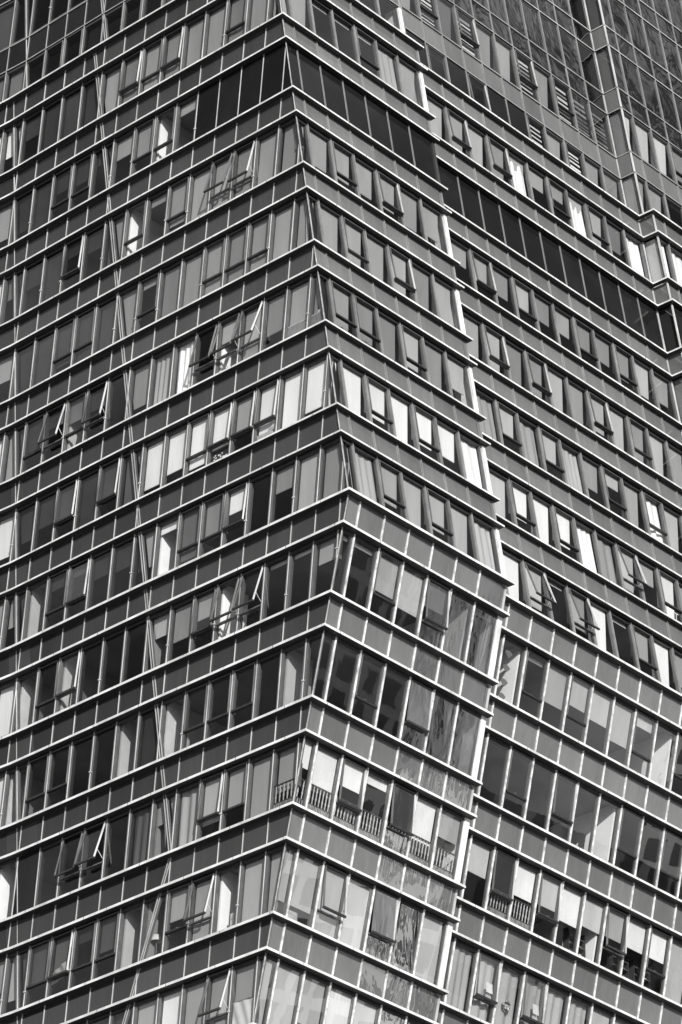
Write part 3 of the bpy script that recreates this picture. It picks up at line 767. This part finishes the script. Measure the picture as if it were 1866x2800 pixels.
# cloths
def cloth(kind, k, idx, u, pts, label, o=-.11):
    p, a, n = spot(kind, k, idx, u, o); mb = MB(); rows = []
    (x0, z0), (x1, z1), (x2, z2), (x3, z3) = pts
    for i in range(11):
        v = i / 10; r_ = []
        for j in range(17):
            w_ = j / 16; xb, zb_ = x0 + (x1 - x0) * w_, z0 + (z1 - z0) * w_; xt, zt_ = x3 + (x2 - x3) * w_, z3 + (z2 - z3) * w_
            r_.append(p + a * (xb + (xt - xb) * v) + Z * (zb_ + (zt_ - zb_) * v) + n * (.025 * sin(w_ * 16 + v * 5)))
        rows.append(r_)
    mb.grid(rows, 'fabric', .84); thing('cloth', mb, p, label, 'cloth')
cloth('L', 9, 6, .5, ((-.42, .55), (.4, .75), (.42, 1.35), (-.42, 1.0)), 'white cloth pinned up as a makeshift screen in a left-hand awning window', -.12)
cloth('L', 10, -2, .45, ((-.6, .1), (.4, .1), (.45, 1.0), (-.6, 1.05)), 'large crumpled white cloth hung inside the lowest window at the corner')
# pots on sills
for kind, k, idx, u, tone_, lab in (('L', 0, 5, .35, .04, 'small black kettle on the sill of the open lit room in the upper left'), ('L', 1, 6, .3, .12, 'dark squat pot on the sill beside a sunlit white wall, just right of the fold'), ('W', 5, 6, .45, .8, 'white jar on the sill under a dark window of the right wing')):
    p, a, n = spot(kind, k, idx, u, -.3); mb = MB()
    lathe(mb, p, a, n, [(0, 0), (.16, 0), (.2, .12), (.15, .26), (.05, .3), (.05, .36), (0, .36)], 'stuff', tone_)
    box(mb, p, a, n, .15, .3, -.02, .02, .16, .2, 'stuff', tone_)
    thing('kettle' if tone_ < .1 else ('pot' if tone_ < .5 else 'jar'), mb, p, lab, 'kettle' if tone_ < .1 else ('pot' if tone_ < .5 else 'jar'))
# potted plant
p, a, n = spot('L', 3, 2, .4, -.3); mb = MB()
lathe(mb, p, a, n, [(0, 0), (.11, 0), (.15, .22), (.13, .22), (0, .18)], 'stuff', .7)
pl_ = thing('potted_plant', mb, p, 'small plant in a pale pot below the wide open sashes', 'plant')
mb = MB()
for i in range(16):
    t = random.uniform(0, 2 * pi); l_ = random.uniform(.12, .3); d_ = a * cos(t) + n * sin(t) * .5; q0 = p + Z * .2; q1 = q0 + d_ * l_ * .7 + Z * l_; sd_ = (Z.cross(d_)).normalized() * .035
    m_ = (q0 + q1) / 2; mb.face([q0, m_ + sd_, q1, m_ - sd_], 'stuff', .08)
sub('foliage', mb, pl_, p)
# towel rail
p, a, n = spot('W', 4, 9, .45, -.14); mb = MB()
box(mb, p, a, n, -.4, .4, -.02, 0, .55, .59, 'metal', .8)
for x in (-.3, -.02, .26): box(mb, p, a, n, x, x + .03, -.02, 0, 0, .55, 'metal', .8)
tr_ = thing('towel_rail', mb, p, 'white towel rail draped with a towel at the right edge of the right wing', 'towel rail')
mb = MB(); box(mb, p, a, n, -.34, .1, 0, .03, .2, .62, 'fabric', .8); sub('towel', mb, tr_, p)
# fan-shaped wall ornaments on the sunlit wall of the right wing
for j in range(4):
    p, a, n = spot('W', 6, 1, .42, -.12, .25 + j * .52); mb = MB()
    mb.prism([p + a * x + Z * z for x, z in ((-.02, -.14), (.2, .06), (.12, .15), (0, .18), (-.12, .15), (-.2, .06))], [p - n * .02 + a * x + Z * z for x, z in ((-.02, -.14), (.2, .06), (.12, .15), (0, .18), (-.12, .15), (-.2, .06))], 'stuff', .14)
    thing('wall_fan', mb, p, 'dark fan ornament, ' + ('lowest of the four', 'second from the bottom', 'third from the bottom', 'topmost of the four')[j] + ' on the pale wall panel of the right wing', 'ornament', 'fan ornaments in a column')

# ------------------------------------------------------------------ ground
gm, gnt, gout = newmat('ground_paving')
gp = gnt.nodes.new('ShaderNodeBsdfPrincipled'); gp.inputs['Roughness'].default_value = .9
gn = gnt.nodes.new('ShaderNodeTexNoise'); gn.inputs['Scale'].default_value = .3
gr = gnt.nodes.new('ShaderNodeMapRange'); gr.inputs[3].default_value = .14; gr.inputs[4].default_value = .26
gnt.links.new(gn.outputs[0], gr.inputs[0]); gnt.links.new(gr.outputs[0], gp.inputs['Base Color']); gnt.links.new(gp.outputs[0], gout.inputs[0])
me = bpy.data.meshes.new('ground'); me.from_pydata([(-3000, -3000, 0), (3000, -3000, 0), (3000, 3000, 0), (-3000, 3000, 0)], [], [(0, 1, 2, 3)]); me.materials.append(gm)
g = bpy.data.objects.new('ground', me); col.objects.link(g); g['kind'] = 'structure'

# ------------------------------------------------------------------ the city across the street, mirrored in the overhanging glass
cm_, cnt, cout = newmat('distant_facades')
cp = cnt.nodes.new('ShaderNodeBsdfPrincipled'); cp.inputs['Roughness'].default_value = .7
ctc = cnt.nodes.new('ShaderNodeTexCoord'); cbr = cnt.nodes.new('ShaderNodeTexBrick')
cbr.inputs['Color1'].default_value = (.06, .06, .06, 1); cbr.inputs['Color2'].default_value = (.16, .16, .16, 1); cbr.inputs['Mortar'].default_value = (.8, .8, .8, 1)
cbr.inputs['Scale'].default_value = 1; cbr.inputs['Brick Width'].default_value = 3.2; cbr.inputs['Row Height'].default_value = 3.4; cbr.inputs['Mortar Size'].default_value = .55; cbr.offset = 0
cmp_ = cnt.nodes.new('ShaderNodeMapping'); cmp_.inputs['Rotation'].default_value = (pi / 2, 0, 0)
cnt.links.new(ctc.outputs['UV'], cbr.inputs['Vector']); cnt.links.new(cbr.outputs[0], cp.inputs['Base Color']); cnt.links.new(cp.outputs[0], cout.inputs[0])
vs, fs, uvs = [], [], []
rc = random.Random(3)
for az, dist, wd, hg in ((-32, 170, 26, 88), (-22, 210, 30, 74), (-12, 150, 20, 96), (-3, 240, 34, 112), (6, 180, 22, 84), (14, 260, 36, 120), (23, 170, 24, 92), (33, 230, 34, 100), (46, 180, 30, 90), (160, 210, 34, 90), (174, 180, 28, 105), (188, 240, 36, 96), (201, 170, 26, 84)):
    c_ = V3((K.x + cos(R(az)) * dist, K.y + sin(R(az)) * dist, 0)); t_ = R(az + 45 + rc.uniform(-18, 18))
    a_, b_ = V3((cos(t_), sin(t_), 0)) * wd / 2, V3((-sin(t_), cos(t_), 0)) * wd / 2
    cs = [c_ - a_ - b_, c_ + a_ - b_, c_ + a_ + b_, c_ - a_ + b_]
    i0 = len(vs); vs += cs + [p + Z * hg for p in cs]
    for i in range(4):
        j = (i + 1) % 4; fs.append((i0 + i, i0 + j, i0 + 4 + j, i0 + 4 + i)); uvs += [(0, 0), (wd, 0), (wd, hg), (0, hg)]
    fs.append((i0 + 4, i0 + 5, i0 + 6, i0 + 7)); uvs += [(0, 0)] * 4
me = bpy.data.meshes.new('distant_city'); me.from_pydata([tuple(v) for v in vs], [], fs); me.materials.append(cm_)
ul = me.uv_layers.new(name='UVMap')
for i, u_ in enumerate(uvs): ul.data[i].uv = u_
cob = bpy.data.objects.new('distant_city', me); col.objects.link(cob); cob['kind'] = 'structure'

# ------------------------------------------------------------------ light
SUN_AZ, SUN_EL = R(284), R(19)
sd = V3((cos(SUN_AZ) * cos(SUN_EL), sin(SUN_AZ) * cos(SUN_EL), sin(SUN_EL)))
sl = bpy.data.lights.new('sun', 'SUN'); sl.energy = 5.0; sl.angle = R(.5); sl.color = (1, .995, .985)
so = bpy.data.objects.new('sun', sl); col.objects.link(so); so.rotation_euler = (-sd).to_track_quat('-Z', 'Y').to_euler()
w = bpy.data.worlds.new('World'); scene.world = w; w.use_nodes = True
nt = w.node_tree; nt.nodes.clear()
sk = nt.nodes.new('ShaderNodeTexSky'); sk.sky_type = 'NISHITA'; sk.sun_disc = False; sk.sun_elevation = SUN_EL; sk.sun_rotation = pi / 2 - SUN_AZ
tcw = nt.nodes.new('ShaderNodeTexCoord'); mpw = nt.nodes.new('ShaderNodeMapping'); mpw.inputs['Scale'].default_value = (1, 1, 2.2)
cn = nt.nodes.new('ShaderNodeTexNoise'); cn.inputs['Scale'].default_value = 3.2; cn.inputs['Detail'].default_value = 8; cn.inputs['Roughness'].default_value = .6
cm = nt.nodes.new('ShaderNodeMapRange'); cm.inputs[1].default_value = .47; cm.inputs[2].default_value = .68; cm.inputs[3].default_value = 0; cm.inputs[4].default_value = 14
ca = nt.nodes.new('ShaderNodeMath'); ca.operation = 'ADD'
nt.links.new(tcw.outputs['Generated'], mpw.inputs[0]); nt.links.new(mpw.outputs[0], cn.inputs['Vector']); nt.links.new(cn.outputs[0], cm.inputs[0])
bw = nt.nodes.new('ShaderNodeRGBToBW'); bg = nt.nodes.new('ShaderNodeBackground'); bg.inputs[1].default_value = .075
wo = nt.nodes.new('ShaderNodeOutputWorld')
nt.links.new(sk.outputs[0], bw.inputs[0]); nt.links.new(bw.outputs[0], ca.inputs[0]); nt.links.new(cm.outputs[0], ca.inputs[1]); nt.links.new(ca.outputs[0], bg.inputs[0]); nt.links.new(bg.outputs[0], wo.inputs[0])
scene.view_settings.view_transform = 'Standard'; scene.view_settings.look = 'None'; scene.view_settings.exposure = 0
scene.render.engine = 'CYCLES'
scene.cycles.max_bounces = 8; scene.cycles.transparent_max_bounces = 12
